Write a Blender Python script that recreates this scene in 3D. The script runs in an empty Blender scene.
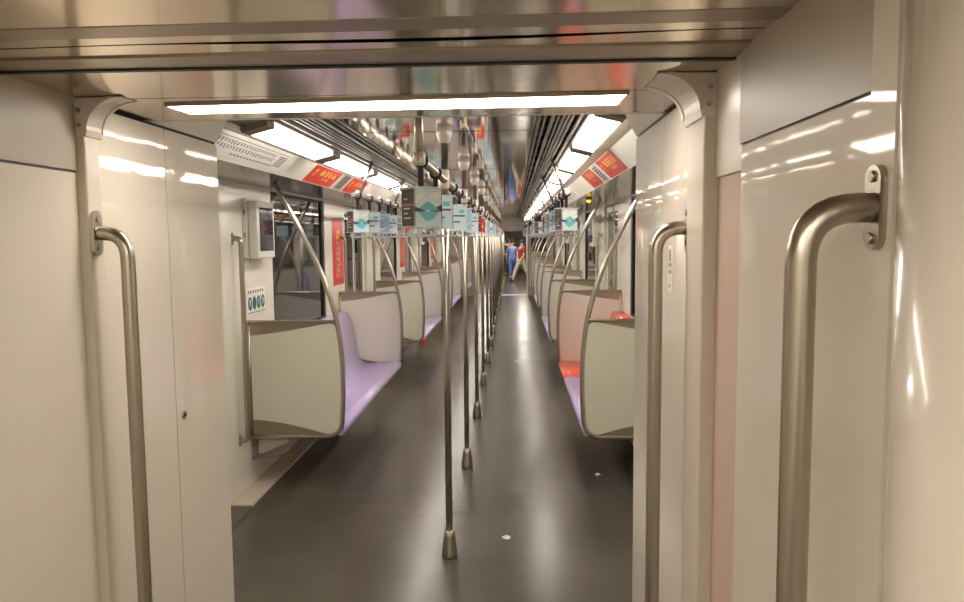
import bpy, bmesh, math, random
from mathutils import Vector, Matrix, Euler
random.seed(7)
S = bpy.context.scene
C = S.collection
PI = math.pi
ORD = ['first','second','third','fourth','fifth','sixth','seventh','eighth','ninth','tenth','eleventh','twelfth','thirteenth','fourteenth','fifteenth','sixteenth','seventeenth','eighteenth','nineteenth','twentieth','twenty-first','twenty-second','twenty-third','twenty-fourth','twenty-fifth','twenty-sixth']

# ------------------------------------------------------------------ materials
def srgb(r, g, b):
    f = lambda c: c/12.92 if c <= .04045 else ((c+.055)/1.055)**2.4
    return (f(r/255), f(g/255), f(b/255), 1)

def mat(name, col, rough=.5, metal=0., spec=.5, bump=0., bscale=20., bstretch=(1,1,1), rnoise=0., cnoise=0., cscale=6., coat=0., ior=None, emit=None, estr=0., trans=0., crough=.08, cbump=0.):
    m = bpy.data.materials.new(name); m.use_nodes = True
    nt = m.node_tree; b = nt.nodes['Principled BSDF']
    b.inputs['Base Color'].default_value = col
    b.inputs['Roughness'].default_value = rough
    b.inputs['Metallic'].default_value = metal
    b.inputs['Specular IOR Level'].default_value = spec
    if ior: b.inputs['IOR'].default_value = ior
    if coat: b.inputs['Coat Weight'].default_value = coat; b.inputs['Coat Roughness'].default_value = crough
    if trans: b.inputs['Transmission Weight'].default_value = trans
    if emit:
        b.inputs['Emission Color'].default_value = emit; b.inputs['Emission Strength'].default_value = estr
    if bump or rnoise or cnoise:
        tc = nt.nodes.new('ShaderNodeTexCoord'); mp = nt.nodes.new('ShaderNodeMapping')
        mp.inputs['Scale'].default_value = bstretch
        nt.links.new(tc.outputs['Object'], mp.inputs['Vector'])
    if bump:
        n = nt.nodes.new('ShaderNodeTexNoise'); n.inputs['Scale'].default_value = bscale
        n.inputs['Detail'].default_value = 3
        nt.links.new(mp.outputs[0], n.inputs['Vector'])
        bp = nt.nodes.new('ShaderNodeBump'); bp.inputs['Strength'].default_value = bump; bp.inputs['Distance'].default_value = .01
        nt.links.new(n.outputs['Fac'], bp.inputs['Height']); nt.links.new(bp.outputs[0], b.inputs['Normal'])
        if cbump: bp.inputs['Strength'].default_value = cbump; nt.links.new(bp.outputs[0], b.inputs['Coat Normal'])
    if rnoise:
        n = nt.nodes.new('ShaderNodeTexNoise'); n.inputs['Scale'].default_value = cscale; n.inputs['Detail'].default_value = 6
        nt.links.new(mp.outputs[0], n.inputs['Vector'])
        r = nt.nodes.new('ShaderNodeMapRange'); r.inputs[3].default_value = max(0, rough-rnoise); r.inputs[4].default_value = rough+rnoise
        nt.links.new(n.outputs['Fac'], r.inputs[0]); nt.links.new(r.outputs[0], b.inputs['Roughness'])
    if cnoise:
        n = nt.nodes.new('ShaderNodeTexNoise'); n.inputs['Scale'].default_value = cscale; n.inputs['Detail'].default_value = 5
        nt.links.new(mp.outputs[0], n.inputs['Vector'])
        mx = nt.nodes.new('ShaderNodeMix'); mx.data_type = 'RGBA'
        mx.inputs[6].default_value = tuple(c*(1-cnoise) for c in col[:3])+(1,)
        mx.inputs[7].default_value = tuple(min(1, c*(1+cnoise)) for c in col[:3])+(1,)
        nt.links.new(n.outputs['Fac'], mx.inputs[0]); nt.links.new(mx.outputs[2], b.inputs['Base Color'])
    return m

M = {}
M['cream'] = mat('cream_gloss_panel', srgb(222,214,199), .5, spec=.2, bump=.05, bscale=3.2, coat=.55, crough=.05, cbump=.07)
M['cream_end'] = mat('cream_end_panel', srgb(222,214,199), .5, spec=.2, bump=.1, bscale=4.0, coat=.8, crough=.03, cbump=.12)
M['cream_matt'] = mat('cream_paint', srgb(214,204,186), .35)
M['wallwhite'] = mat('white_wall_panel', srgb(222,219,204), .22, bump=.04, bscale=3)
M['band'] = mat('satin_grey_band', srgb(176,166,150), .42, cnoise=.06, cscale=4, bstretch=(1,1,6))
M['pink'] = mat('pinkish_seal_strip', srgb(206,182,166), .4)
M['pillar'] = mat('beige_pillar_paint', srgb(212,202,186), .3)
M['bracket'] = mat('cast_bracket_paint', srgb(214,206,194), .3, metal=.15)
M['round'] = mat('rounded_pillar_gloss', srgb(224,215,200), .22, coat=.5)
M['mirror'] = mat('polished_ceiling_steel', srgb(205,196,184), .06, metal=1, bump=.05, bscale=3, bstretch=(2,.5,1))
M['gmirror'] = mat('gangway_ceiling_steel', srgb(216,203,182), .12, metal=1, bump=.06, bscale=2.5)
M['strip'] = mat('satin_threshold_strip', srgb(170,158,144), .35, metal=.7, cnoise=.1, cscale=8)
M['black'] = mat('black_gap', srgb(16,14,12), .7)
M['rubber'] = mat('black_rubber', srgb(24,23,24), .5)
M['steel'] = mat('brushed_steel', srgb(178,170,157), .28, metal=1, bump=.03, bscale=60, bstretch=(1,1,.05))
M['steeldk'] = mat('satin_steel_plate', srgb(168,154,136), .38, metal=.9, cnoise=.05)
M['vent'] = mat('grey_vent_slat', srgb(110,101,90), .45, metal=.4)
M['screen'] = mat('cream_screen_laminate', srgb(214,211,194), .25, coat=.3)
M['lav'] = mat('lavender_seat_plastic', srgb(198,181,226), .28, coat=.3)
M['org'] = mat('orange_seat_plastic', srgb(238,98,70), .28, coat=.3)
M['glass'] = mat('dark_window_glass', srgb(26,25,28), .03, ior=2.1)
M['lcd'] = mat('dark_display_glass', srgb(52,56,60), .06, ior=1.7)
M['lcdbody'] = mat('display_body_plastic', srgb(220,218,208), .35)
M['soffit'] = mat('soffit_panel', srgb(164,152,138), .12, metal=.25)
M['sill'] = mat('door_sill_metal', srgb(120,114,104), .4, metal=.7)
M['skirt'] = mat('beige_kick_strip', srgb(196,184,166), .4, cnoise=.08, cscale=10)
M['capgrey'] = mat('grey_lamp_end_cap', srgb(132,123,112), .6)
M['white'] = mat('white_plastic', srgb(236,234,228), .3)
M['ivory'] = mat('ivory_paper', srgb(230,226,214), .5)
M['grip'] = mat('frosted_clear_plastic', srgb(236,238,238), .15, trans=.35)
M['red'] = mat('red_print', srgb(214,46,28), .35)
M['yellow'] = mat('yellow_print', srgb(250,206,84), .4)
M['lampyel'] = mat('yellow_indicator', srgb(235,205,30), .3, emit=srgb(240,210,30), estr=.4)
M['ink'] = mat('grey_ink', srgb(96,92,92), .5)
M['green'] = mat('green_print', srgb(30,84,70), .5)
M['teal'] = mat('teal_print', srgb(112,180,190), .4)
M['paleblue'] = mat('pale_blue_print', srgb(192,212,216), .4)
M['skycard'] = mat('pale_sky_print', srgb(206,220,218), .4)
M['blue'] = mat('blue_print', srgb(146,172,194), .4)
M['darkcard'] = mat('dark_brown_print', srgb(84,70,70), .4)
M['greencard'] = mat('sage_print', srgb(134,152,142), .4)
M['paper'] = mat('scrap_paper', srgb(232,228,220), .8)
M['lamp'] = mat('lamp_diffuser', (1,1,1,1), .5, emit=(1,.92,.82,1), estr=9.)
M['lampg'] = mat('gangway_lamp_diffuser', (1,1,1,1), .5, emit=(1,.90,.79,1), estr=7.)
M['skin'] = mat('skin', srgb(196,150,124), .5)
M['hair'] = mat('dark_hair', srgb(26,22,22), .5)
M['bluecloth'] = mat('blue_cotton', srgb(104,140,204), .8)
M['bluedk'] = mat('blue_trouser_cotton', srgb(74,104,170), .8)
M['dark'] = mat('dark_cloth', srgb(34,32,38), .8)
M['redcloth'] = mat('dark_red_cloth', srgb(150,44,40), .8)
M['beigecloth'] = mat('beige_trousers', srgb(196,184,166), .8)

def floor_mat():
    m = bpy.data.materials.new('dark_vinyl_floor'); m.use_nodes = True
    nt = m.node_tree; b = nt.nodes['Principled BSDF']; N = nt.nodes.new; L = nt.links.new
    tc = N('ShaderNodeTexCoord'); n1 = N('ShaderNodeTexNoise'); n1.inputs['Scale'].default_value = 1.3; n1.inputs['Detail'].default_value = 8
    n2 = N('ShaderNodeTexNoise'); n2.inputs['Scale'].default_value = 160; n2.inputs['Detail'].default_value = 3
    L(tc.outputs['Object'], n1.inputs['Vector']); L(tc.outputs['Object'], n2.inputs['Vector'])
    cr = N('ShaderNodeValToRGB'); cr.color_ramp.elements[0].position = .3; cr.color_ramp.elements[1].position = .72
    cr.color_ramp.elements[0].color = srgb(82,76,67); cr.color_ramp.elements[1].color = srgb(97,90,79)
    mx = N('ShaderNodeMix'); mx.data_type = 'RGBA'; mx.blend_type = 'MULTIPLY'; mx.inputs[0].default_value = .35
    L(n1.outputs['Fac'], cr.inputs[0]); L(cr.outputs[0], mx.inputs[6]); L(n2.outputs['Fac'], mx.inputs[7])
    # scuffs
    mp = N('ShaderNodeMapping'); mp.inputs['Scale'].default_value = (9, 3.5, 1)
    vo = N('ShaderNodeTexNoise'); vo.inputs['Scale'].default_value = 2.2; vo.inputs['Detail'].default_value = 10; vo.inputs['Roughness'].default_value = .75
    L(tc.outputs['Object'], mp.inputs[0]); L(mp.outputs[0], vo.inputs['Vector'])
    sc = N('ShaderNodeValToRGB'); sc.color_ramp.elements[0].position = .63; sc.color_ramp.elements[1].position = .74
    L(vo.outputs['Fac'], sc.inputs[0])
    m2 = N('ShaderNodeMix'); m2.data_type = 'RGBA'; m2.inputs[7].default_value = srgb(54,48,44)
    ml = N('ShaderNodeMath'); ml.operation = 'MULTIPLY'; ml.inputs[1].default_value = .55
    L(sc.outputs[0], ml.inputs[0]); L(ml.outputs[0], m2.inputs[0]); L(mx.outputs[2], m2.inputs[6]); L(m2.outputs[2], b.inputs['Base Color'])
    r = N('ShaderNodeMapRange'); r.inputs[3].default_value = .17; r.inputs[4].default_value = .30
    L(n1.outputs['Fac'], r.inputs[0]); L(r.outputs[0], b.inputs['Roughness'])
    bp = N('ShaderNodeBump'); bp.inputs['Strength'].default_value = .05; bp.inputs['Distance'].default_value = .001
    L(n2.outputs['Fac'], bp.inputs['Height']); L(bp.outputs[0], b.inputs['Normal'])
    b.inputs['Specular IOR Level'].default_value = .6
    return m
M['floor'] = floor_mat()

# ------------------------------------------------------------------ mesh helpers
class MB:
    def __init__(s): s.bm = bmesh.new(); s.mats = []
    def mi(s, m):
        if m not in s.mats: s.mats.append(m)
        return s.mats.index(m)
    def box(s, x0, x1, y0, y1, z0, z1, m=None, bev=0.):
        if x0 > x1: x0, x1 = x1, x0
        bm = bmesh.new()
        bmesh.ops.create_cube(bm, size=1)
        for v in bm.verts:
            v.co = Vector(((x0+x1)/2+v.co.x*(x1-x0), (y0+y1)/2+v.co.y*(y1-y0), (z0+z1)/2+v.co.z*(z1-z0)))
        if bev: bmesh.ops.bevel(bm, geom=bm.edges[:], offset=bev, segments=2, affect='EDGES', profile=.5)
        s.merge(bm, m); return s
    def merge(s, bm, m=None, smooth=False):
        i = s.mi(m) if m else 0
        mp = {}
        for v in bm.verts: mp[v] = s.bm.verts.new(v.co)
        for f in bm.faces:
            try:
                g = s.bm.faces.new([mp[v] for v in f.verts]); g.material_index = i; g.smooth = smooth or f.smooth
            except ValueError: pass
        bm.free()
    def face(s, pts, m=None, smooth=False):
        vs = [s.bm.verts.new(p) for p in pts]
        f = s.bm.faces.new(vs); f.material_index = s.mi(m) if m else 0; f.smooth = smooth
        return s
    def prism(s, poly, axis, a, b, m=None, smooth=False):
        # poly: 2D points; axis 'y': (x,z) swept y ; 'x': (y,z) swept x ; 'z': (x,y) swept z
        def P(p, t):
            return {'y': (p[0], t, p[1]), 'x': (t, p[0], p[1]), 'z': (p[0], p[1], t)}[axis]
        i = s.mi(m) if m else 0
        A = [s.bm.verts.new(P(p, a)) for p in poly]; B = [s.bm.verts.new(P(p, b)) for p in poly]
        n = len(poly)
        fs = [s.bm.faces.new(A), s.bm.faces.new(B[::-1])]
        for k in range(n):
            f = s.bm.faces.new([A[k], A[(k+1) % n], B[(k+1) % n], B[k]]); f.smooth = smooth; fs.append(f)
        for f in fs: f.material_index = i
        return s
    def tube(s, pts, r, m=None, n=12, caps=True):
        pts = [Vector(p) for p in pts]; rs = r if isinstance(r, (list, tuple)) else [r]*len(pts)
        i = s.mi(m) if m else 0
        rings = []; t0 = (pts[1]-pts[0]).normalized()
        up = Vector((0,0,1)) if abs(t0.z) < .9 else Vector((0,1,0))
        u = t0.cross(up).normalized()
        for k, p in enumerate(pts):
            if k == 0: t = pts[1]-pts[0]
            elif k == len(pts)-1: t = pts[-1]-pts[-2]
            else: t = (pts[k+1]-p).normalized()+(p-pts[k-1]).normalized()
            t.normalize(); u = (u-t*u.dot(t)).normalized(); v = t.cross(u)
            rings.append([s.bm.verts.new(p+(u*math.cos(2*PI*j/n)+v*math.sin(2*PI*j/n))*rs[k]) for j in range(n)])
        for k in range(len(pts)-1):
            for j in range(n):
                f = s.bm.faces.new([rings[k][j], rings[k][(j+1) % n], rings[k+1][(j+1) % n], rings[k+1][j]]); f.smooth = True; f.material_index = i
        if caps:
            for rg in (rings[0][::-1], rings[-1]):
                f = s.bm.faces.new(rg); f.material_index = i
        return s
    def lathe(s, prof, cx, cy, m=None, n=20):
        i = s.mi(m) if m else 0
        rings = [[s.bm.verts.new((cx+r*math.cos(2*PI*j/n), cy+r*math.sin(2*PI*j/n), z)) for j in range(n)] for r, z in prof]
        for k in range(len(prof)-1):
            for j in range(n):
                f = s.bm.faces.new([rings[k][j], rings[k][(j+1) % n], rings[k+1][(j+1) % n], rings[k+1][j]]); f.smooth = True; f.material_index = i
        for rg in (rings[0][::-1], rings[-1]): s.bm.faces.new(rg).material_index = i
        return s
    def torus(s, c, ax, R, r, m=None, n=16, k=8):
        c = Vector(c); ax = Vector(ax).normalized(); a = ax.orthogonal().normalized(); b = ax.cross(a)
        i = s.mi(m) if m else 0; rings = []
        for j in range(n):
            t = 2*PI*j/n; d = a*math.cos(t)+b*math.sin(t)
            rings.append([s.bm.verts.new(c+d*(R+r*math.cos(2*PI*q/k))+ax*r*math.sin(2*PI*q/k)) for q in range(k)])
        for j in range(n):
            for q in range(k):
                f = s.bm.faces.new([rings[j][q], rings[(j+1) % n][q], rings[(j+1) % n][(q+1) % k], rings[j][(q+1) % k]]); f.smooth = True; f.material_index = i
        return s
    def ball(s, c, rad, m=None, n=16):
        bm = bmesh.new(); bmesh.ops.create_uvsphere(bm, u_segments=n, v_segments=n//2+2, radius=1)
        rad = rad if isinstance(rad, tuple) else (rad,)*3
        for v in bm.verts: v.co = Vector((c[0]+v.co.x*rad[0], c[1]+v.co.y*rad[1], c[2]+v.co.z*rad[2]))
        s.merge(bm, m, True); return s

def origin(o):
    v = Vector((0,0,0))
    while o is not None: v = v+Vector(o.location); o = o.parent
    return v
def obj(name, mb, m=None, parent=None):
    me = bpy.data.meshes.new(name)
    bmesh.ops.recalc_face_normals(mb.bm, faces=mb.bm.faces[:])
    mb.bm.to_mesh(me); mb.bm.free()
    if parent is not None: me.transform(Matrix.Translation(-origin(parent)))
    if mb.mats:
        for q in mb.mats: me.materials.append(M[q])
    elif m: me.materials.append(M[m])
    o = bpy.data.objects.new(name, me); C.objects.link(o)
    if parent is not None: o.parent = parent
    return o
def thing(name, label, cat, loc, group=None):
    o = bpy.data.objects.new(name, None); C.objects.link(o); o.empty_display_size = .05
    o.location = loc; o['label'] = label; o['category'] = cat
    if group: o['group'] = group
    return o
def tag(o, label, cat, group=None):
    o['label'] = label; o['category'] = cat
    if group: o['group'] = group
    return o
def settle(o):  # move a single-mesh thing's origin to its own base centre
    me = o.data; xs = [v.co for v in me.vertices]
    c = Vector(((min(v.x for v in xs)+max(v.x for v in xs))/2, (min(v.y for v in xs)+max(v.y for v in xs))/2, min(v.z for v in xs)))
    me.transform(Matrix.Translation(-c)); o.location = c; return o
def struct(name, mb, m=None, parent=None):
    o = obj(name, mb, m, parent)
    if parent is None: o['kind'] = 'structure'
    return o
def dup(root, loc, label, group=None):
    r = root.copy(); C.objects.link(r); r.location = loc; r['label'] = label
    if group: r['group'] = group
    for ch in list(root.children):
        c = ch.copy(); C.objects.link(c); c.parent = r
        for g in list(ch.children):
            d = g.copy(); C.objects.link(d); d.parent = c
    return r
def arc(p0, c, p1, n=8):   # quadratic curve
    p0, c, p1 = Vector(p0), Vector(c), Vector(p1)
    return [(p0*(1-t)**2+c*2*t*(1-t)+p1*t*t) for t in [i/n for i in range(n+1)]]
def spline(pts, n=8):
    P = [Vector(p) for p in pts]; P = [P[0]*2-P[1]]+P+[P[-1]*2-P[-2]]; out = []
    for k in range(1, len(P)-2):
        for i in range(n):
            t = i/n; a, b, c, d = P[k-1:k+3]
            out.append(.5*((2*b)+(c-a)*t+(2*a-5*b+4*c-d)*t*t+(3*b-a-3*c+d)*t**3))
    out.append(P[-2]); return out

# flat printed things: base sheet + shapes, all in one mesh
def sheet(mb, O, U, V, th, base, shapes):
    O, U, V = Vector(O), Vector(U), Vector(V); N = U.cross(V).normalized()
    a = [O, O+U, O+U+V, O+V]
    for q in ([p+N*th for p in a], [p for p in a[::-1]]): mb.face(q, base)
    for k in range(4): mb.face([a[k], a[(k+1) % 4], a[(k+1) % 4]+N*th, a[k]+N*th], base)
    for lay, (poly, m) in enumerate(shapes):
        off = N*(th+.0005+.0001*(lay % 4))
        mb.face([O+U*u+V*v+off for u, v in poly], m)
def rect(u0, v0, u1, v1): return [(u0,v0),(u1,v0),(u1,v1),(u0,v1)]
def glyphs(rng, u0, v0, u1, v1, m, sz=.16):
    # dense stroke marks that fill one character cell
    w, h = u1-u0, v1-v0; out = []
    for k in range(rng.randint(2,3)):
        v = v0+h*(.12+.76*k/2.); t = h*sz*.6
        out.append((rect(u0+w*rng.uniform(0,.2), v-t/2, u1-w*rng.uniform(0,.2), v+t/2), m))
    for k in range(rng.randint(1,2)):
        u = u0+w*rng.uniform(.25,.75); t = w*sz*.6
        out.append((rect(u-t/2, v0, u+t/2, v1), m))
    return out

# ------------------------------------------------------------------ section data
XW = 1.33; ZS = 1.885; ZC = 2.06
YF = 19.42
BEN = [(4.43,6.84),(8.57,10.82),(12.66,14.92),(16.74,18.98)]
DOORS = [(2.98,4.08),(7.18,8.26),(11.2,12.3),(15.28,16.36)]
WINS = [(4.98,6.40),(9.08,10.42),(13.18,14.50),(17.26,18.55)]
REAR = -9.0

# ------------------------------------------------------------------ floor / shell
struct('floor', MB().box(-XW-.06, XW+.06, 2.37, YF+.02, -.06, 0).box(-.75,.8,-.2,2.37,-.06,0), 'floor')
struct('floor_rear', MB().box(-XW-.06, XW+.06, REAR, -.2, -.06, 0), 'floor')
struct('floor_far', MB().box(-XW-.06, XW+.06, YF+1.2, 36, -.06, 0).box(-.75,.8,YF+.3,YF+1.2,-.06,0), 'floor')
struct('trim_7', MB().box(-.62,.70,YF+.02,YF+.3,-.03,.006), 'ivory')   # pale far threshold plate

def side_wall(name, s, y0, y1, openings):
    mb = MB()
    xi, xo = s*XW, s*(XW+.07)
    ys = sorted({y0, y1, *[o[0] for o in openings], *[o[1] for o in openings]})
    for a, b in zip(ys[:-1], ys[1:]):
        op = [o for o in openings if o[0] <= a+1e-6 and o[1] >= b-1e-6]
        if not op: mb.box(xi, xo, a, b, 0, ZS+.005)
        else:
            o = op[0]
            if o[2] > 0: mb.box(xi, xo, a, b, 0, o[2])
            if o[3] < ZS: mb.box(xi, xo, a, b, o[3], ZS+.005)
    return struct(name, mb, 'wallwhite')
OPEN = [(a,b,0.,1.875) for a,b in DOORS]+[(a,b,.86,1.875) for a,b in WINS]
wn = 0; dn = 0
for s, nm in ((-1,'left'),(1,'right')):
    side_wall('wall_'+nm, s, 2.37, YF, OPEN)
    side_wall('wall_rear_'+nm, s, REAR, -.2, [])
    side_wall('wall_far_'+nm, s, YF+1.2, 36, [])
    for a, b in WINS:
        wn += 1
        x = s*(XW+.03)
        fr = MB()
        for q in ((a,a+.02,.86,1.875),(b-.06,b,.86,1.875),(a+.02,b-.06,.86,.88),(a+.02,b-.06,1.86,1.875)):
            fr.box(s*(XW+.006), s*(XW+.05), q[0], q[1], q[2], q[3])
        w = struct('window_%d' % wn, fr, 'rubber')
        obj('pane', MB().box(s*(XW+.02), s*(XW+.032), a+.02, b-.06, .88, 1.86), 'glass', w)
    for a, b in DOORS:
        dn += 1
        c = (a+b)/2
        body = MB()
        body.box(s*(XW+.035), s*(XW+.06), a, a+.02, 0, 1.875).box(s*(XW+.035), s*(XW+.06), b-.02, b, 0, 1.875)
        d = struct('door_%d' % dn, body, 'rubber')
        for (p, q) in ((a+.02, c-.006), (c+.006, b-.02)):
            lf = MB(); x0, x1 = s*(XW+.03), s*(XW+.06)
            m0, m1 = (p+.08, q-.04) if p < c-.1 else (p+.04, q-.08)
            lf.box(x0,x1,p,m0,0.02,1.87).box(x0,x1,m1,q,0.02,1.87).box(x0,x1,m0,m1,0.02,.80).box(x0,x1,m0,m1,1.80,1.87)
            l = obj('door_leaf', lf, 'wallwhite', d)
            obj('door_pane', MB().box(s*(XW+.036), s*(XW+.05), m0, m1, .80, 1.80), 'glass', l)
        obj('door_seal', MB().box(s*(XW+.026), s*(XW+.058), c-.006, c+.006, .02, 1.87), 'rubber', d)
    # sills and kick strips along the floor edge
    sk = MB(); prev = 2.45
    sl = MB()
    for a, b in DOORS:
        sk.box(s*1.2, s*XW, prev, a-.0, 0, .018, bev=.004) if a-prev > .05 else None
        sl.box(s*1.2, s*(XW+.03), a, b, 0, .008)
        prev = b
    sk.box(s*1.2, s*XW, prev, YF-.06, 0, .018, bev=.004)
    struct('baseboard_'+nm, sk, 'skirt'); struct('trim_%d' % (1 if s < 0 else 2), sl, 'sill')

# ceiling of the coach : one cross section swept along the car
def coach_ceiling(name, y0, y1):
    mb = MB()
    mb.box(-.42,.42,y0,y1,ZC,ZC+.03,'mirror')
    for s in (-1,1):
        mb.box(s*.42, s*.62, y0, y1, 2.085, 2.10, 'black')
        mb.prism([(s*.715,1.966),(s*.794,1.976),(s*.794,2.0),(s*.715,1.99)], 'y', y0, y1, 'cream_matt')
        mb.prism([(s*.794,1.976),(s*.897,1.88),(s*.90,1.90),(s*.80,2.0)], 'y', y0, y1, 'ivory')
        mb.box(s*.897, s*(XW+.07), y0, y1, ZS, ZS+.03, 'soffit')
        mb.prism([(s*.60,2.0),(s*.72,1.975),(s*.72,2.0),(s*.60,2.03)], 'y', y0, y1, 'vent')
    return struct(name, mb)
coach_ceiling('ceiling', 2.37, YF)
coach_ceiling('ceiling_rear', REAR, -.2)
coach_ceiling('ceiling_far', YF+1.2, 36)
# seams across the polished ceiling
sm = MB(); y = 3.6
while y < YF: sm.box(-.42,.42,y,y+.006,ZC-.0015,ZC,'vent'); y += 2.0
struct('trim_8', sm)

# linear air vents
for s, nm in ((-1,'left'),(1,'right')):
    t = thing('air_vent', 'long grey slatted air vent running along the ceiling on the %s' % nm, 'air vent', (s*.51, 2.4, 2.03), 'ceiling air vents')
    for x0, x1, z in ((.426,.440,2.055),(.452,.462,2.052),(.480,.496,2.045),(.506,.514,2.04),(.522,.534,2.035),(.538,.550,2.03),(.554,.566,2.025),(.580,.596,2.012)):
        obj('slat', MB().box(s*x0, s*x1, 2.40, YF-.02, z, z+.012, 'vent'), None, t)
    y = 2.5
    while y < YF-.1: obj('cross_bar', MB().box(s*.428, s*.60, y, y+.012, 2.064, 2.084, 'rubber'), None, t); y += .5

# ceiling light panels
def light_panel(s, y, label, group, L=.93):
    t = thing('ceiling_light', label, 'light', (s*.66, y+L/2, 1.955), group)
    d = MB().prism([(s*.612,1.980),(s*.706,1.956),(s*.712,1.968),(s*.612,1.996)], 'y', y, y+L, 'lamp')
    obj('diffuser', d, None, t)
    for a in (y-.091, y+L+.002):
        obj('end_cap', MB().prism([(s*.608,1.977),(s*.709,1.952),(s*.716,1.97),(s*.608,1.998)], 'y', a, a+.088, 'capgrey'), None, t)
    return t
NL = 14
for s, nm in ((-1,'left'),(1,'right')):
    for k in range(NL):
        light_panel(s, (2.88 if s < 0 else 2.70)+1.11*k, 'white ceiling light panel, %s from the near end of the %s row' % (ORD[k], nm), 'ceiling light panels, %s row' % nm)
    for k in range(4):
        light_panel(s, YF+1.5+2.2*k, 'far coach ceiling light panel, %s beyond the far gangway, %s side' % (ORD[k], nm), 'ceiling light panels in the far coach', 2.1)
    for k in range(3):
        light_panel(s, -.6-2.6*(k+1), 'ceiling light panel behind the viewpoint, %s on the %s side' % (ORD[k], nm), 'ceiling light panels in the rear coach', 2.5)

# end walls with portals
def end_wall(name, y0, y1, xl=-.635, xr=.705, top=ZC):
    mb = MB().box(-XW-.07, xl, y0, y1, 0, 2.1).box(xr, XW+.07, y0, y1, 0, 2.1)
    if top < 2.1: mb.box(xl, xr, y0, y1, top, 2.1)
    return struct(name, mb, 'cream_end')
end_wall('wall_near', 2.29, 2.358, -.66, .73)
mbf = MB().box(-XW-.07, -.62, YF, YF+.08, 0, 2.1).box(.70, 1.33+.07, YF, YF+.08, 0, 2.1).box(-.62,.70, YF, YF+.08, 1.70, 2.1)
struct('wall_far', mbf, 'cream_matt')
struct('wall_far_inner', MB().box(-XW-.07,-.62,YF+1.12,YF+1.2,0,2.1).box(.70,XW+.07,YF+1.12,YF+1.2,0,2.1).box(-.62,.70,YF+1.12,YF+1.2,1.76,2.1), 'cream_matt')
struct('wall_far_passage', MB().box(-.66,-.62,YF+.08,YF+1.12,0,1.8).box(.70,.74,YF+.08,YF+1.12,0,1.8).box(-.66,.74,YF+.08,YF+1.12,1.8,1.84), 'cream_matt')
t = thing('gangway_light', 'light strip across the ceiling of the far gangway', 'light', (.04,YF+.5,1.79))
obj('diffuser', MB().box(-.5,.58,YF+.45,YF+.60,1.785,1.80,'lampg'), None, t)
w = struct('window_9', MB().box(.80,1.20,YF-.015,YF-.001,1.16,1.52), 'rubber')
obj('pane', MB().box(.82,1.18,YF-.022,YF-.014,1.18,1.50), 'lcd', w)
struct('wall_rear_end', MB().box(-1.4,1.4,REAR-.05,REAR,0,2.1), 'cream_matt')
struct('wall_far_end', MB().box(-1.4,1.4,36,36.05,0,2.1), 'cream_matt')
end_wall('wall_rear_near', -.28, -.2, -.66, .73, 1.9)

# ------------------------------------------------------------------ gangway (the vestibule the camera stands in)
XL, XR, ZG = -.635, .705, 1.86
g = MB()
g.box(XL-.03, XL, -.2, 1.585, 0, 1.697, 'cream')
g.box(XL-.03, XL-.002, -.2, 1.585, 1.697, 1.702, 'ink')
g.box(XL-.03, XL+.004, -.2, 1.585, 1.702, 1.90, 'band')
struct('wall_gangway_left', g)
g = MB()
g.box(XL-.03, XL, 1.665, 2.0, 0, 1.852, 'cream_end').box(XL-.03, XL-.004, 2.0, 2.005, 0, 1.852, 'ink')
g.box(XL-.03, XL, 2.005, 2.362, 0, 1.852, 'cream_end').box(XL-.03, XL-.006, 1.665, 2.362, 1.852, 1.86, 'black')
g.prism([(XL,1.86),(XL+.05,1.955),(XL+.05,2.08),(XL-.03,2.08),(XL-.03,1.86)], 'y', 1.93, 2.362, 'ivory')
struct('wall_portal_left', g)
g = MB()
g.box(XR, XR+.03, .815, 1.285, 0, 1.70, 'cream')
g.box(XR+.001, XR+.03, .815, 1.285, 1.70, 1.703, 'ink')
g.box(XR-.004, XR+.03, .815, 1.285, 1.703, 1.90, 'band')
g.box(XR+.006, XR+.03, 1.285, 1.45, 0, 1.66, 'pink')
g.box(XR+.001, XR+.03, 1.285, 1.45, 1.66, 1.90, 'bracket')
g.box(XR-.008, XR+.03, .762, .815, 0, 1.93, 'cream')
g.box(XR+.002, XR+.03, .757, .762, 0, 1.93, 'ink')
struct('wall_gangway_right', g)
g = MB()
g.box(XR, XR+.03, 1.635, 1.945, 0, 1.852, 'cream_end').box(XR+.004, XR+.03, 1.945, 1.95, 0, 1.852, 'ink')
g.box(XR, XR+.03, 1.95, 2.362, 0, 1.852, 'cream_end').box(XR+.006, XR+.03, 1.635, 2.362, 1.852, 1.86, 'black')
g.prism([(XR,1.86),(XR-.05,1.955),(XR-.05,2.08),(XR+.03,2.08),(XR+.03,1.86)], 'y', 1.93, 2.362, 'ivory')
struct('wall_portal_right', g)
# rounded corner pillar nearest the camera on the right
poly = [(XR+.118+.16*math.cos(t), .652+.155*math.sin(t)) for t in [2*PI*k/48 for k in range(48)]]
pm = MB().prism(poly, 'z', 0, 2.0, 'round', True)
struct('trim_3', pm)
struct('wall_behind_right', MB().box(XR+.004, XR+.03, -.2, .757, 0, 2.0), 'cream')

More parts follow.
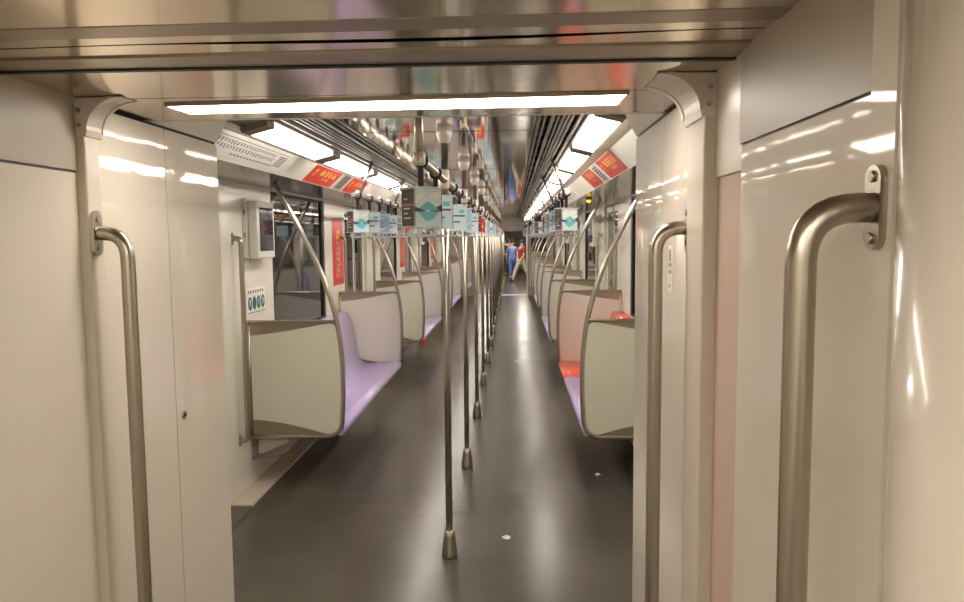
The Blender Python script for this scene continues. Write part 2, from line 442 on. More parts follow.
# ring-frame posts and corner brackets
def post(s, xw, ya, yb, name, side):
    t = thing('ring_frame_post', 'beige ring frame post with bolted curved bracket, %s side of the gangway' % side, 'post', (xw, (ya+yb)/2, 0), 'gangway ring frame posts')
    i = -s   # towards the aisle
    obj('post_body', MB().box(xw+i*.022, xw-i*.02, ya, ya+(yb-ya)*.72, 0, 1.785, 'pillar', bev=.004).box(xw+i*.010, xw-i*.02, ya+(yb-ya)*.72, yb-.012, 0, 1.86, 'pillar', bev=.003)
        .box(xw+i*.002, xw-i*.02, yb-.012, yb, 0, 1.86, 'steeldk'), None, t)
    # concave corner casting
    cv = []
    for k in range(13):
        a = PI/2*k/12
        cv.append((xw+i*(.030+.080*(1-math.cos(a))), 1.790+.069*math.sin(a)))
    poly = [(xw-i*.02,1.776),(xw+i*.026,1.776)]+cv+[(xw-i*.02,1.858)]
    br = obj('corner_bracket', MB().prism(poly, 'y', ya-.002, ya+(yb-ya)*.78, 'bracket', False), None, t)
    rib = [(p[0]+i*.002, p[1]-.002) for p in cv]
    inner = [(xw+i*(.020+.072*(1-math.cos(PI/2*k/12))), 1.790+.0695*math.sin(PI/2*k/12)) for k in range(12,-1,-1)]
    obj('bracket_rib', MB().prism(rib+inner, 'y', ya-.008, ya+.012, 'bracket'), None, br)
    obj('bracket_rib', MB().prism(rib+inner, 'y', ya+(yb-ya)*.70, ya+(yb-ya)*.80, 'bracket'), None, br)
    for z in (1.800, 1.832):
        obj('bolt', MB().tube([(xw+i*.012, ya-.001, z),(xw+i*.012, ya-.007, z)], .005, 'steel', 8), None, t)
    return t
post(-1, XL, 1.585, 1.665, 'left', 'left')
post(1, XR, 1.45, 1.635, 'right', 'right')

# gangway ceiling
skew = lambda x: -.03*(x-XL)/(XR-XL)
g = MB()
g.prism([(XL-.03,-.2),(XR+.03,-.2),(XR+.03,1.085+skew(XR)),(XL-.03,1.085)], 'z', ZG, ZG+.03, 'gmirror')
g.box(XL-.03, XR+.03, 1.05, 1.36, ZG+.031, ZG+.03, 'black')
g.box(XL-.03, XR+.03, 1.34, 1.615, ZG, ZG+.03, 'gmirror')
g.box(XL-.03, XR+.03, 1.615, 1.620, ZG+.004, ZG+.03, 'ink')
g.box(XL-.03, XR+.03, 1.620, 1.905, ZG, ZG+.03, 'gmirror')
g.box(XL-.03, XR+.03, 1.905, 1.93, ZG, 2.09, 'cream_matt')
g.box(XL-.03, XR+.03, 1.93, 2.37, 2.075, 2.09, 'mirror')
struct('ceiling_gangway', g)
# the two worn threshold strips with an uneven black gap between them
def wavy(y, k): return y+.004*math.sin(k*1.7)+.003*math.sin(k*4.1+1)
xs = [XL+(XR-XL)*k/40 for k in range(41)]
pA = [(x, 1.085+skew(x)) for x in xs]+[(x, 1.142+skew(x)) for x in xs[::-1]]
pB = [(x, 1.255+skew(x)*.8) for x in xs]+[(x, 1.325) for x in xs[::-1]]
pC = [(x, 1.142+skew(x)) for x in xs]+[(x, 1.186+skew(x)+.004*math.sin(x*7)) for x in xs[::-1]]
pD = [(x, 1.192+skew(x)+.004*math.sin(x*7)+.016*max(0,math.sin((x+.28)*3.6))) for x in xs]+[(x, 1.255+skew(x)*.8) for x in xs[::-1]]
struct('trim_4', MB().prism(pA, 'z', ZG-.001, ZG+.012, 'strip'))
struct('trim_5', MB().prism(pB, 'z', ZG-.003, ZG+.012, 'strip'))
struct('trim_6', MB().prism(pC, 'z', ZG, ZG+.012, 'gmirror'))
struct('trim_9', MB().prism(pD, 'z', ZG, ZG+.012, 'gmirror'))
struct('trim_10', MB().box(XL, XR, 1.3255, 1.34, ZG-.006, ZG+.012, 'rubber'))

t = thing('gangway_light', 'long narrow white light strip across the gangway ceiling', 'light', (.04,1.74,ZG))
dd = [(-.475,1.688),(.564,1.640),(.560,1.766),(-.468,1.792)]
obj('diffuser', MB().prism(dd, 'z', ZG-.005, ZG, 'lampg'), None, t)
for (a, b) in ((1.684,1.636),(1.793,1.767)): obj('light_frame', MB().prism([(-.48,a),(.57,b),(.57,b+.003),(-.48,a+.003)], 'z', ZG-.0055, ZG), 'strip', t)
t = thing('gangway_light', 'light strip across the gangway ceiling behind the viewpoint', 'light', (.04,.1,ZG))
obj('diffuser', MB().box(-.5,.58,.0,.10,ZG-.006,ZG+.02,'lampg'), None, t)

# grab rails of the gangway
def grab(xw, i, y, ztop, zbot, off, r, label, ph=.094, pw=.036, bend=.055, group='stainless grab rails', name='grab_rail', px=0.):
    t = thing(name, label, 'grab rail', (xw, y, zbot-.05), group)
    xr_ = xw+i*off
    pts = [(xw+i*px,y,ztop)]+arc((xr_-i*bend,y,ztop),(xr_,y,ztop),(xr_,y,ztop-bend),8)+arc((xr_,y,zbot+bend),(xr_,y,zbot),(xr_-i*bend,y,zbot),8)+[(xw+i*px,y,zbot)]
    obj('rail', MB().tube(pts, r, 'steel', 16), None, t)
    for z in (ztop, zbot):
        zc = z
        pl = []
        for k in range(24):
            a = 2*PI*k/24; pl.append((y+pw/2*math.cos(a), zc+(ph/2-pw/2)*(1 if math.sin(a) >= 0 else -1)+pw/2*math.sin(a)))
        p = obj('mounting_plate', MB().prism(pl, 'x', xw+i*px, xw+i*(px+.008), 'steel'), None, t)
        if ph > .08:
            for dz in (-.032,.032): obj('screw', MB().tube([(xw+i*(px+.007),y,zc+dz),(xw+i*(px+.011),y,zc+dz)], .006, 'steeldk', 8), None, p)
    return t
grab(XR, -1, .788, 1.577, .25, .087, .0158, 'thick brushed steel grab rail in the right foreground', ph=.088, pw=.034, bend=.058, px=.008)
grab(XR, -1, 1.600, 1.566, .30, .082, .0155, 'brushed steel grab rail on the right ring frame post', ph=.10, px=.010)
grab(XL, 1, 1.605, 1.566, .30, .094, .0155, 'brushed steel grab rail on the left ring frame post', ph=.10, px=.022)

lk = MB().tube([(XL-.001,2.045,1.048),(XL+.004,2.045,1.048)], .012, 'steel', 14).tube([(XL+.003,2.045,1.048),(XL+.0055,2.045,1.048)], .005, 'black', 8)
tag(settle(obj('panel_lock', lk)), 'small round keyhole lock on the left gangway wall panel', 'lock')
# small printed notice near top of the left portal trim
mb = MB(); sh = []
for k in range(5): sh.append((rect(.1,.12+.17*k,.9 if k % 2 else .75,.18+.17*k), 'ink'))
sheet(mb, (XL+.012,2.06,1.885), (0,.05,0), (.018,0,.035), .001, 'ivory', sh)
tag(settle(obj('printed_notice', mb)), 'tiny printed notice on the sloped trim above the left gangway panel', 'notice')

# ------------------------------------------------------------------ central poles
def pole(y, lab, group):
    t = thing('support_pole', lab, 'pole', (0,y,0), group)
    obj('pole_tube', MB().tube([(0,y,.08),(0,y,2.045)], .0165, 'steel', 16), None, t)
    obj('base_collar', MB().lathe([(.0385,.0),(.0385,.014),(.035,.045),(.027,.10),(.0235,.128),(.0175,.130)], 0, y, 'steel'), None, t)
    obj('ceiling_collar', MB().lathe([(.0175,1.985),(.024,1.988),(.037,2.028),(.037,2.0605)], 0, y, 'bracket', 8), None, t)
    obj('rail_joint', MB().lathe([(.0172,1.775),(.022,1.78),(.022,1.86),(.0172,1.865)], 0, y, 'cream_matt'), None, t)
    return t
p0 = None
for k in range(12):
    y = 3.459+1.39*k
    if y > YF-.4: break
    lab = ('nearest brushed steel floor-to-ceiling pole in the centre row' if k == 0 else 'brushed steel floor-to-ceiling pole, %s from the near end of the centre row' % ORD[k])
    if p0 is None: p0 = pole(y, lab, 'centre poles')
    else: dup(p0, (0,y,0), lab, 'centre poles')
for k in range(3):
    dup(p0, (0,YF+2.6+2.2*k,0), 'steel pole in the far coach, %s beyond the far gangway' % ORD[k], 'poles in the far coach')

# overhead rails
ZR = 1.815
def over_rail(x, y0, y1, label, struts, centre=False):
    t = thing('overhead_rail', label, 'overhead rail', (x, (y0+y1)/2, ZR), 'overhead rails')
    obj('rail', MB().tube([(x,y0,ZR),(x,y1,ZR)], .0155, 'steel', 12), None, t)
    for y in struts:
        if centre: obj('drop_hanger', MB().tube([(x,y,ZR-.012),(x,y,ZC-.004)], .0145, 'steel', 14).lathe([(.017,ZR-.02),(.021,ZR-.014),(.021,ZR+.02),(.017,ZR+.026)], x, y, 'cream_matt'), None, t)
        else:
            s = 1 if x > 0 else -1
            obj('strut', MB().tube([(x,y,ZR),(s*.555,y,2.03)], .011, 'steel', 10), None, t)
            obj('strut_joint', MB().torus((x,y,ZR),(0,1,0),.018,.006,'steel'), None, t)
    return t
XS = .645
over_rail(0, 2.50, YF-.15, 'overhead steel rail joining the centre poles', (2.52,), True)
for s, nm in ((-1,'left'),(1,'right')):
    st = []; y = 4.62
    while y < YF-.3: st.append(y); y += 1.37
    over_rail(s*XS, 4.45, YF-.12, 'overhead steel rail on slanted struts along the %s benches' % nm, st)

# strap handles
def card_shapes(kind, rng):
    if kind == 'mountain':
        return 'skycard', [(rect(0,.0,1,.40),'paleblue'),([(.08,.42),(.38,.62),(.5,.66),(.64,.60),(.9,.42)],'teal'),([(.1,.38),(.88,.38),(.62,.16),(.42,.13)],'teal'),
            ([(0,.38),(0,.52),(.20,.47),(.46,.39)],'darkcard'),([(1,.38),(.54,.39),(.78,.50),(1,.60)],'darkcard'),([(.0,.62),(.22,.72),(.42,.90),(.30,.92),(.0,.78)],'ivory'),([(.5,.80),(.8,.76),(1,.88),(1,.97),(.7,.90)],'ivory')]
    if kind == 'dark':
        sh = [(rect(.1,.55,.9,.60),'strip')]
        for k in range(5): sh.append((rect(.2,.2+.13*k,.2+rng.uniform(.2,.6),.235+.13*k),'ivory' if k != 3 else 'red'))
        return 'darkcard', sh
    if kind == 'crescent':
        return 'blue', [([(.08,.18),(.5,.12),(.95,.42),(.55,.24)],'ivory'),(rect(.12,.66,.30,.74),'darkcard'),(rect(.12,.8,.55,.84),'ivory')]
    if kind == 'red':
        return 'red', [(rect(.2,.35,.8,.5),'yellow'),(rect(.3,.6,.7,.66),'ivory')]
    if kind == 'sage':
        return 'greencard', [(rect(.12,.6,.88,.66),'ivory'),(rect(.3,.2,.7,.3),'green')]
    return 'paleblue', [(rect(.1,.55,.9,.62),'ink'),(rect(.1,.3,.6,.36),'ink'),(rect(.55,.7,.85,.85),'teal')]
def strap(front, side, rot, label, group):
    rng = random.Random(front+side)
    t = thing('strap_handle', label, 'strap handle', (0,0,-.262), group)
    obj('rail_loop', MB().torus((0,0,0),(0,1,0),.0215,.006,'rubber',14,6).ball((0,0,.018),(.016,.02,.012),'grip',10), None, t)
    obj('hanger_strap', MB().box(-.010,.010,-.006,.006,-.105,-.018,'rubber',bev=.002), None, t)
    R = Matrix.Rotation(rot, 3, 'Z')
    def P(x, y, z): v = R@Vector((x,y,z)); return v
    hw, hd = .054, .050; z0, z1 = -.225, -.100
    h = MB()
    for (z, zz) in ((z1,z1+.008),(z0-.006,z0)):
        pl = [P(-hw-.004,-hd-.004,0),P(hw+.004,-hd-.004,0),P(hw+.004,hd+.004,0),P(-hw-.004,hd+.004,0)]
        h.prism([(p.x,p.y) for p in pl], 'z', z, zz, 'grip')
    pl = [P(-hw+.004,-hd+.004,0),P(hw-.004,-hd+.004,0),P(hw-.004,hd-.004,0),P(-hw+.004,hd-.004,0)]
    h.prism([(p.x,p.y) for p in pl], 'z', z0, z1, 'white')
    holder = obj('card_holder', h, None, t)
    for kind, O, U in ((front,P(-hw,-hd+.003,z0),P(2*hw,0,0)),(front,P(hw,hd-.003,z0),P(-2*hw,0,0))):
        b, sh = card_shapes(kind, rng); mb = MB(); sheet(mb, O, U, (0,0,.125), .0015, b, sh); obj('advert_card', mb, None, holder)
    for kind, O, U in ((side,P(-hw+.003,hd,z0),P(0,-2*hd,0)),(side,P(hw-.003,-hd,z0),P(0,2*hd,0))):
        b, sh = card_shapes(kind, rng); mb = MB(); sheet(mb, O, U, (0,0,.125), .0015, b, sh); obj('advert_card', mb, None, holder)
    g = [P(-.040,0,z0-.004),P(-.052,0,z0-.024),P(-.045,0,z0-.033),P(.045,0,z0-.033),P(.052,0,z0-.024),P(.040,0,z0-.004)]
    obj('hand_grip', MB().tube(g, .0065, 'grip', 8), None, t)
    return t
protos = {}
def put_strap(x, y, key, label, group):
    loc = (x, y, ZR-.262+.0)
    if key not in protos:
        t = strap(*key, label, group); t.location = loc
        for c in t.children: pass
        protos[key] = t; return t
    return dup(protos[key], loc, label, group)
SEQ = [('mountain','dark'),('plain','crescent'),('crescent','plain'),('plain','sage'),('sage','plain'),('red','dark')]
DESC = {'mountain':'teal mountain picture','plain':'pale blue printed card','crescent':'blue card with white crescent','sage':'sage green card','red':'red advert card','dark':'dark brown card'}
for s, nm in ((-1,'left'),(1,'right')):
    idx = 0
    for bi, (a, b) in enumerate(BEN):
        for k in range(6):
            f, sd = SEQ[k]
            put_strap(s*XS, a+.14+.375*k, (f, sd, .62 if s < 0 else .40),
                'strap handle with %s, %s over the %s %s bench' % (DESC[f], ORD[k], ORD[bi], nm), 'strap handles on the %s rail' % nm)
cy = [(2.56,'mountain','dark'),(3.05,'plain','sage'),(3.95,'plain','plain'),(4.42,'crescent','plain'),(5.32,'plain','red'),(5.85,'dark','red'),(6.55,'red','dark'),(7.2,'plain','crescent'),(8.0,'crescent','plain')]
y = 8.85
i = 0
while y < YF-.5:
    cy.append((y,)+SEQ[i % 6]); i += 1; y += .70
for k, (y, f, sd) in enumerate(cy):
    lab = ('nearest strap handle on the centre rail, with teal mountain picture' if k == 0 else 'strap with %s, %s from near end of centre rail' % (DESC[f], ORD[k]))
    put_strap(0, y, (f, sd, .62), lab, 'strap handles on the centre rail')

# ------------------------------------------------------------------ benches and end screens
def frame_curve(s, y):
    pts = [(s*1.125,y,1.884),(s*.985,y,1.63),(s*.858,y,1.36),(s*.775,y,1.10),(s*.738,y,.85),(s*.734,y,.62),(s*.742,y,.46)]
    c = spline(pts, 6)+arc((s*.744,y,.42),(s*.752,y,.332),(s*.86,y,.326),8)+[Vector((s*1.1,y,.324)),Vector((s*1.318,y,.322))]
    return c
def end_screen(s, y, label, group):
    t = thing('end_screen', label, 'bench end screen', (s*1.03, y, .32), group)
    c = frame_curve(s, y)
    obj('curved_frame', MB().tube(c, .0155, 'steel', 12), None, t)
    obj('top_rail', MB().box(s*.762, s*1.318, y-.016, y+.016, 1.037, 1.053, 'steel', bev=.004), None, t)
    obj('wall_post', MB().tube([(s*1.312,y,.322),(s*1.312,y,1.045)], .011, 'steel', 10), None, t)
    side = [(p.x,p.z) for p in c if p.z < 1.04 and abs(p.x) < 1.30]
    poly = [(s*1.305,1.037)]+[(side[0][0],1.037)]+side+[(s*1.305,.324)]
    obj('steel_sheet', MB().prism(poly, 'y', y-.004, y+.004, 'steeldk'), None, t)
    def edge(z): # inner x of the frame at height z
        best = min(side, key=lambda p: abs(p[1]-z)); return abs(best[0])
    for d, nm in ((-1,'front'),(1,'back')):
        top = [(s*(1.30-(1.30-.80)*k/10), .958+.078*(k/10)**1.25) for k in range(11)]
        mid = [(p[0]+s*.012, p[1]) for p in side if .40 < p[1] < 1.02]
        mid = mid+[(s*.765,.378),(s*.80,.348)]
        bot = [(s*(.84+(1.30-.84)*k/10), .343+.090*(1-(1-k/10)**1.6)) for k in range(11)]
        ya, yb = (y-.009, y-.0045) if d < 0 else (y+.0045, y+.009)
        obj('laminate_panel', MB().prism(top+mid+bot, 'y', ya, yb, 'screen'), None, t)
    return t
def bench(s, y0, y1, label, nm, orange=None):
    t = thing('bench_seat', label, 'bench', (s*1.03,(y0+y1)/2,.17), 'bench seats')
    # one-piece shell profile (x,z): back top -> seat -> front lip -> underside
    prof = [(1.305,.855),(1.318,.862),(1.326,.85),(1.322,.70),(1.312,.45),(1.29,.36),(1.20,.335),(1.0,.328),(.80,.335),(.765,.325),(.747,.330),(.738,.350),(.740,.372),(.755,.388),(.80,.392),(.92,.384),(1.02,.374),(1.07,.378),(1.11,.396),(1.145,.44),(1.158,.54),(1.172,.64),(1.20,.77),(1.228,.836),(1.25,.855)]
    def shell(a, b, m):
        mb = MB(); mb.prism([(s*p[0],p[1]) for p in prof], 'y', a, b, m, True); return mb
    a, b = y0+.02, y1-.02
    if orange:
        c = orange
        obj('seat_shell', shell(a, c-.004, 'lav'), None, t)
        o = obj('priority_seat_shell', shell(c, b, 'org'), None, t); o['label'] = 'orange seat section'
    else: obj('seat_shell', shell(a, b, 'lav'), None, t)
    # curved tube supports underneath
    for q in (y0+.03, (y0+y1)/2, y1-.05):
        pts = [(s*1.08,q,.333)]+arc((s*1.08,q,.27),(s*1.09,q,.215),(s*1.17,q,.20),8)+[(s*1.322,q,.178)]
        obj('support_arm', MB().tube(pts, .012, 'steeldk', 10), None, t)
    return t
for s, nm in ((-1,'left'),(1,'right')):
    for bi, (a, b) in enumerate(BEN):
        o = None; lab = 'long lavender bench seat, %s along the %s wall' % (ORD[bi] if bi else 'nearest', nm)
        if s > 0 and bi == 0: o = 6.05; lab = 'lavender bench with an orange priority section, nearest on the right wall'
        bench(s, a, b, lab, nm, o)
        end_screen(s, a, 'curved steel and cream screen at the near end of the %s %s bench' % (ORD[bi], nm), 'bench end screens')
        end_screen(s, b, 'curved steel and cream screen at the far end of the %s %s bench' % (ORD[bi], nm), 'bench end screens')
        hb = MB().prism([(s*1.30,.328),(s*1.30,.20),(s*1.27,.197),(s*1.0,.318),(s*1.0,.328)], 'y', a+.07, a+.95, 'cream_matt')
        tag(settle(obj('equipment_box', hb)), 'cream equipment box under the near end of the %s %s bench' % (ORD[bi], nm), 'box', 'boxes under the benches')
        grab(s*XW, -s, a-.165, 1.555, .345, .052, .0145, 'wall grab rail by the near end of the %s %s bench' % (ORD[bi], nm), ph=.07, pw=.03, bend=.035, group='grab rails by the doors')
        if b < 18.5: grab(s*XW, -s, b+.12, 1.555, .345, .052, .0145, 'wall grab rail by the far end of the %s %s bench' % (ORD[bi], nm), ph=.07, pw=.03, bend=.035, group='grab rails by the doors')

# ------------------------------------------------------------------ wall fittings
def display(s, y0, label):
    t = thing('display_screen', label, 'display', (s*XW,y0+.2,1.44), 'wall displays')
    obj('display_mount', MB().box(s*(XW-.028), s*XW, y0, y0+.27, 1.435, 1.80, 'lcdbody', bev=.004), None, t)
    h = MB().box(s*(XW-.088), s*(XW-.03), y0+.015, y0+.335, 1.43, 1.785, 'lcdbody', bev=.008)
    hb = obj('housing', h, None, t)
    obj('screen_glass', MB().box(s*(XW-.0915), s*(XW-.087), y0+.055, y0+.30, 1.475, 1.745, 'lcd'), None, hb)
    for z in (1.56,1.70): obj('latch', MB().box(s*(XW-.02), s*(XW-.008), y0-.003, y0+.001, z, z+.03, 'steeldk'), None, t)
for s, nm in ((-1,'left'),(1,'right')):
    for bi, (a, b) in enumerate(BEN[:3]):
        display(s, a+.01, 'dark wall display in a cream housing above the %s %s bench screen' % (ORD[bi], nm))

def wall_sheet(name, s, y0, y1, z0, z1, base, shapes, label, cat, group=None):
    mb = MB()
    # seen from the aisle: u runs left to right for the reader
    if s < 0: sheet(mb, (-XW+.001,y0,z0), (0,y1-y0,0), (0,0,z1-z0), .0015, base, shapes)
    else: sheet(mb, (XW-.001,y1,z0), (0,y0-y1,0), (0,0,z1-z0), .0015, base, shapes)
    return tag(settle(obj(name, mb)), label, cat, group)
rng = random.Random(3)
def ell(cu, cv, ru, rv, n=12): return [(cu+ru*math.cos(2*PI*k/n), cv+rv*math.sin(2*PI*k/n)) for k in range(n)]
sh = []
for k in range(4):
    cu = .17+.22*k
    sh += [(ell(cu,.42,.10,.26),'green'),(ell(cu+.01,.44,.045,.15),'teal'),(ell(cu+.015,.5,.02,.07),'ivory')]
for k in range(7): sh.append((rect(.08+.12*k,.80,.15+.12*k,.90),'ink'))
for k in range(9): sh.append((rect(.06+.1*k,.04,.12+.1*k,.10),'ink'))
wall_sheet('safety_sticker', -1, 4.455, 4.81, 1.075, 1.245, 'ivory', sh, 'white sticker with four green figures below the left display', 'sticker')
# tall red vertical banner
for bi, y0 in enumerate((6.67, 10.72, 14.8)):
    sh = []
    for k in range(9):
        v1 = .83-.082*k
        sh += glyphs(rng, .25, v1-.062, .75, v1, 'yellow' if k < 2 else 'pink', .24)
    wall_sheet('vertical_banner', -1, y0, y0+.42, 1.115, 1.735, 'red', sh, 'tall red vertical poster, %s along the left wall' % ('nearest' if not bi else ORD[bi]), 'poster', 'red vertical posters')
for bi, y0 in enumerate((4.55, 8.75)):
    sh = [(rect(.15,.15+.2*k,.85,.25+.2*k),'ink') for k in range(4)]
    wall_sheet('wall_notice', 1, y0, y0+.16, 1.20, 1.34, 'white', sh, 'small grey printed notice on the right wall below the %s display' % ORD[bi], 'notice', 'right wall notices')
sh = [(rect(.1,.1,.9,.5),'red'),(rect(.1,.6,.9,.75),'ink')]
# printed notice on the right gangway panel
mb = MB(); sheet(mb, (XR-.0005,1.86,1.41), (0,-.05,0), (0,0,.115), .001, 'ivory', [(rect(.15,.55,.85,.62),'strip'),(rect(.15,.40,.85,.47),'strip'),(rect(.25,.66,.7,.9),'strip'),(rect(.15,.1,.7,.16),'strip')])
tag(settle(obj('printed_notice', mb)), 'pale printed notice on the right gangway panel behind the grab rail', 'notice')
# yellow indicator lamps over right doors
for bi, y in enumerate((6.55, 10.65)):
    t = thing('door_indicator', 'small round yellow door indicator lamp, %s over the right doors' % ORD[bi], 'indicator lamp', (.985,y,1.84), 'door indicator lamps')
    obj('lamp_dome', MB().ball((.985,y,1.860),(.022,.022,.022),'lampyel',14), None, t)
    obj('lamp_base', MB().lathe([(.028,1.868),(.028,1.8845)],.985,y,'rubber',16), None, t)

# cove advertising cards (on the sloped panel between lights and soffit)
A2, B2 = Vector((.897,1.88)), Vector((.794,1.976))
def cove_card(name, s, y0, y1, t0, t1, base, shapes, label, cat, group=None):
    p0 = A2.lerp(B2, t0); p1 = A2.lerp(B2, t1)
    mb = MB()
    V = Vector((s*(p1.x-p0.x),0,p1.y-p0.y))
    off = Vector((-s*.682,0,-.731)).normalized()*.0008
    if s < 0: O = Vector((s*p0.x,y0,p0.y)); U = Vector((0,y1-y0,0))
    else: O = Vector((s*p0.x,y1,p0.y)); U = Vector((0,y0-y1,0))
    sheet(mb, O+off, U, V, .0015, base, shapes)
    return tag(settle(obj(name, mb)), label, cat, group)
def map_shapes(rng):
    sh = [(rect(.02,.86,.98,.885),'ink')]
    for row, v in enumerate((.64,.40)):
        sh.append((rect(.03,v+.10,.82,v+.118),'ink'))
        for k in range(22):
            u = .04+.035*k
            sh.append((rect(u,v-.06*rng.random(),u+.014,v+.08),'ink'))
    for k in range(6): sh.append((rect(.86,.2+.1*k,.97,.245+.1*k),'ink'))
    for k in range(14): sh.append((rect(.3+.04*k,.14,.325+.04*k,.2),'ink'))
    return sh
def red_shapes(rng, n):
    sh = []
    for k in range(n): sh += glyphs(rng, .30+.62*k/n, .52, .30+.62*(k+.86)/n, .84, 'yellow', .34)
    for k in range(3): sh += glyphs(rng, .48+.09*k, .28, .48+.09*k+.07, .42, 'yellow', .34)
    for k in range(2): sh += glyphs(rng, .08, .40+.24*k, .18, .56+.24*k, 'yellow', .3)
    return sh
for s, nm in ((-1,'left'),(1,'right')):
    for bi in range(4):
        dy = 4.12*bi-(.5 if s > 0 else 0)
        w = ORD[bi] if bi else 'nearest'
        if s < 0 or bi: cove_card('route_map', s, 2.78+dy, 3.74+dy, .16, .97, 'white', map_shapes(rng), 'long white route map strip above the doors, %s on the %s' % (w, nm), 'route map', 'route map strips')
        cove_card('advert_card', s, 4.22+dy, 4.84+dy, .06, .97, 'red', red_shapes(rng, 4), 'larger red advert with yellow characters under the lights, %s on the %s' % (w, nm), 'advert', 'large red adverts')
        cove_card('small_notice', s, 4.93+dy, 5.13+dy, .06, .97, 'band', [(rect(.15,.12+.14*k,.85,.19+.14*k),'green') for k in range(6)], 'narrow grey card with green lines beside the red adverts, %s on the %s' % (w, nm), 'notice', 'narrow grey cards')
        cove_card('advert_card', s, 5.19+dy, 5.72+dy, .06, .97, 'red', red_shapes(rng, 4), 'smaller red advert with yellow characters, %s on the %s' % (w, nm), 'advert', 'small red adverts')

# ------------------------------------------------------------------ litter
def scrap(x, y, r, label, seed):
    rg = random.Random(seed); mb = MB(); n = 9; i = mb.mi('paper')
    ring = [mb.bm.verts.new((x+r*rg.uniform(.6,1.2)*math.cos(2*PI*k/n), y+r*rg.uniform(.5,1.)*math.sin(2*PI*k/n), .001+rg.uniform(0,.008))) for k in range(n)]
    c = mb.bm.verts.new((x,y,.016)); d = mb.bm.verts.new((x,y,.0005))
    for k in range(n):
        mb.bm.faces.new([ring[k],ring[(k+1) % n],c]); mb.bm.faces.new([ring[(k+1) % n],ring[k],d])
    tag(settle(obj('paper_scrap', mb)), label, 'litter', 'scraps on the floor')
scrap(.277,3.68,.028,'crumpled white paper scrap on the floor nearest the viewer',1)
scrap(.862,4.697,.020,'small white paper scrap on the floor under the right bench',2)
scrap(.361,9.043,.030,'tiny white paper scrap lying far along the aisle',3)

# red ribbon tied round the lower corner of the second left bench screen
t = thing('red_ribbon', 'small red ribbon tied to the lower corner of the second left bench screen', 'ribbon', (-.752,8.57,.25))
mb = MB().torus((-.752,8.57,.350),(.6,0,.8),.022,.010,'red',14,6).ball((-.742,8.545,.345),(.020,.018,.022),'red',10)
obj('knot', mb, None, t)
for dx, dz in ((-.03,-.075),(.025,-.06)):
    obj('ribbon_tail', MB().tube(spline([(-.742,8.540,.342),(-.742+dx*.6,8.535,.342+dz*.4),(-.742+dx,8.53,.342+dz)],5), [.010,.012,.013,.014,.014,.013,.012,.011,.010,.008,.006], 'red', 6), None, t)

# ------------------------------------------------------------------ people
def skinmesh(name, verts, edges, radii, m, parent, sub=2, root=0):
    me = bpy.data.meshes.new(name); me.from_pydata([Vector(v) for v in verts], edges, [])
    o = bpy.data.objects.new(name, me); C.objects.link(o)
    sk = o.modifiers.new('skin','SKIN'); sk.use_smooth_shade = True
    for i, r in enumerate(radii):
        me.skin_vertices[0].data[i].radius = (r, r) if not isinstance(r, tuple) else r
        me.skin_vertices[0].data[i].use_root = (i == root)
    sb = o.modifiers.new('sub','SUBSURF'); sb.levels = sub; sb.render_levels = sub
    dg = bpy.context.evaluated_depsgraph_get(); me2 = bpy.data.meshes.new_from_object(o.evaluated_get(dg))
    bpy.data.objects.remove(o)
    for p in me2.polygons: p.use_smooth = True
    me2.materials.clear(); me2.materials.append(M[m])
    o = bpy.data.objects.new(name, me2); C.objects.link(o); o.parent = parent
    return o
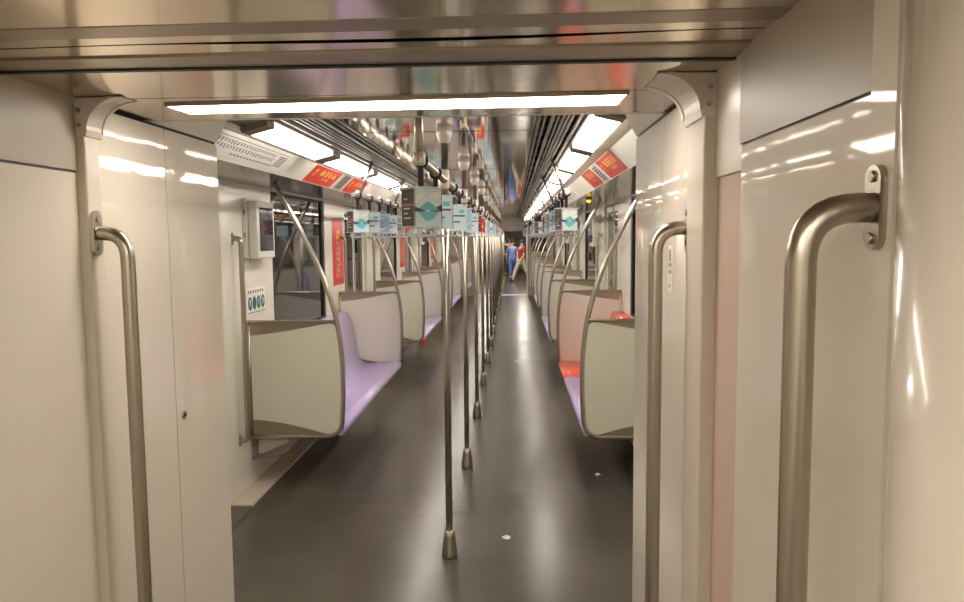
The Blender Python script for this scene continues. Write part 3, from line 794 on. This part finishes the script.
def person(loc, rz, sc, label, shirt, trousers, stride=.22, lean=0., group=None, armswing=.18, shoe='dark', bag=False):
    t = thing('person', label, 'person', loc, group); t.rotation_euler = (0,0,rz); t.scale = (sc,)*3
    # faces -y in local space, 1.65 tall
    L = lean
    V = {}; 
    V['pel']=(0,0,.88); V['wa']=(0,-L*.3,1.02); V['ch']=(0,-L*.7,1.22); V['up']=(0,-L,1.34); V['nk']=(0,-L*1.05,1.42); V['hd']=(0,-L*1.1-.01,1.50); V['ht']=(0,-L*1.1-.005,1.58)
    for s, q in ((-1,1),(1,-1)):
        k = 'l' if s < 0 else 'r'
        V['hip'+k]=(s*.085,0,.84); V['kn'+k]=(s*.09,-q*stride*.55-.03,.46); V['an'+k]=(s*.09,-q*stride+(.05 if q < 0 else 0),.07); V['to'+k]=(s*.095,-q*stride-.12,.03)
        V['sh'+k]=(s*.16,-L,1.33); V['el'+k]=(s*.215,-L+q*armswing*.4+.02,1.07); V['wr'+k]=(s*.215,-L+q*armswing-.05,.85); V['hn'+k]=(s*.212,-L+q*armswing-.07,.77)
    names = list(V); idx = {n:i for i,n in enumerate(names)}
    E = [('pel','wa'),('wa','ch'),('ch','up'),('up','nk'),('nk','hd'),('hd','ht')]
    for k in 'lr': E += [('pel','hip'+k),('hip'+k,'kn'+k),('kn'+k,'an'+k),('an'+k,'to'+k),('up','sh'+k),('sh'+k,'el'+k),('el'+k,'wr'+k),('wr'+k,'hn'+k)]
    Rd = dict(pel=.115,wa=.11,ch=.13,up=.10,nk=.05,hd=.078,ht=.07)
    for k in 'lr': Rd.update({'hip'+k:.085,'kn'+k:.055,'an'+k:.036,'to'+k:.03,'sh'+k:.055,'el'+k:.04,'wr'+k:.026,'hn'+k:.024})
    skinmesh('body', [V[n] for n in names], [(idx[a],idx[b]) for a,b in E], [Rd[n] for n in names], 'skin', t)
    def sub(name, keys, edges, grow, m, ov={}):
        ks = list(keys); ix = {n:i for i,n in enumerate(ks)}
        vs = [ov.get(n, V[n]) for n in ks]
        return skinmesh(name, vs, [(ix[a],ix[b]) for a,b in edges], [Rd[n]+grow for n in ks], m, t)
    hem = {'ell':tuple(Vector(V['shl']).lerp(Vector(V['ell']),.75)),'elr':tuple(Vector(V['shr']).lerp(Vector(V['elr']),.75))}
    sub('shirt', ['pel','wa','ch','up','shl','ell','shr','elr'], [('pel','wa'),('wa','ch'),('ch','up'),('up','shl'),('shl','ell'),('up','shr'),('shr','elr')], .016, shirt, hem)
    sub('trousers', ['pel','hipl','knl','anl','hipr','knr','anr'], [('pel','hipl'),('hipl','knl'),('knl','anl'),('pel','hipr'),('hipr','knr'),('knr','anr')], .014, trousers, {'anl':(V['anl'][0],V['anl'][1],.12),'anr':(V['anr'][0],V['anr'][1],.12)})
    for k in 'lr':
        a, b = V['an'+k], V['to'+k]
        mb = MB().ball((a[0],(a[1]+b[1])/2,.042),(.045,.125,.042),shoe,12)
        o = obj('shoe', mb); o.parent = t
    hx, hy, hz = V['ht']
    mb = MB().ball((hx,hy+.018,hz+.015),(.094,.102,.092),'hair',16).ball((hx,hy+.06,hz-.07),(.07,.05,.08),'hair',12); o = obj('hair', mb); o.parent = t
    # face
    def bit(name, c, rad, m):
        o = obj(name, MB().ball(c, rad, m, 8)); o.parent = t
    for s in (-1,1):
        bit('eye', (hx+s*.03,hy-.088,hz-.045),(.011,.008,.006),'hair'); bit('ear', (hx+s*.084,hy,hz-.06),(.012,.02,.03),'skin')
    bit('nose', (hx,hy-.098,hz-.075),(.010,.016,.018),'skin'); bit('mouth', (hx,hy-.088,hz-.105),(.02,.006,.005),'redcloth')
    # fingers
    for k, s in (('l',-1),('r',1)):
        h = Vector(V['hn'+k]); fg = MB()
        for j in range(4): fg.tube([h+Vector((0,-.024+.016*j,-.015)),h+Vector((-s*.004,-.026+.017*j,-.05)),h+Vector((-s*.014,-.028+.017*j,-.078+abs(j-1.3)*.006))],[.009,.008,.006],'skin',6)
        fg.tube([h+Vector((0,-.026,.015)),h+Vector((-s*.01,-.048,-.012)),h+Vector((-s*.016,-.05,-.035))],[.010,.009,.007],'skin',6)
        o = obj('fingers', fg); o.parent = t
    return t
person((.29,27.2,0), PI*.04, .86, 'person in light blue shirt and blue trousers walking in the far coach', 'bluecloth', 'bluedk')
person((.60,25.4,0), -PI*.30, .86, 'person in dark red top and pale trousers at the right of far aisle', 'redcloth', 'beigecloth', .34, -.04)
person((.10,29.5,0), PI, .90, 'person in dark clothes standing behind the one in blue', 'dark', 'dark', .05, 0, None, .02)

# ------------------------------------------------------------------ world, camera
w = bpy.data.worlds.new('world'); S.world = w; w.use_nodes = True
w.node_tree.nodes['Background'].inputs[0].default_value = (.02,.02,.022,1); w.node_tree.nodes['Background'].inputs[1].default_value = 1
pi_, ya, ro = math.radians(4.97), math.radians(2.415), math.radians(-.529)
fw = Vector((-math.sin(ya)*math.cos(pi_), math.cos(ya)*math.cos(pi_), -math.sin(pi_)))
r = Vector((math.cos(ya), math.sin(ya), 0)); u = r.cross(fw)
r2 = r*math.cos(ro)+u*math.sin(ro); u2 = -r*math.sin(ro)+u*math.cos(ro)
cd = bpy.data.cameras.new('camera'); cam = bpy.data.objects.new('camera', cd); C.objects.link(cam)
m = Matrix((r2, u2, -fw)).transposed().to_4x4(); m.translation = Vector((.315,0,1.55)); cam.matrix_world = m
cd.sensor_width = 36; cd.lens = 735.3/964*36; cd.clip_start = .02; cd.clip_end = 100
S.camera = cam
S.view_settings.view_transform = 'Standard'; S.view_settings.look = 'None'; S.view_settings.gamma = 1
S.view_settings.use_curve_mapping = False
S.view_settings.exposure = 1.5
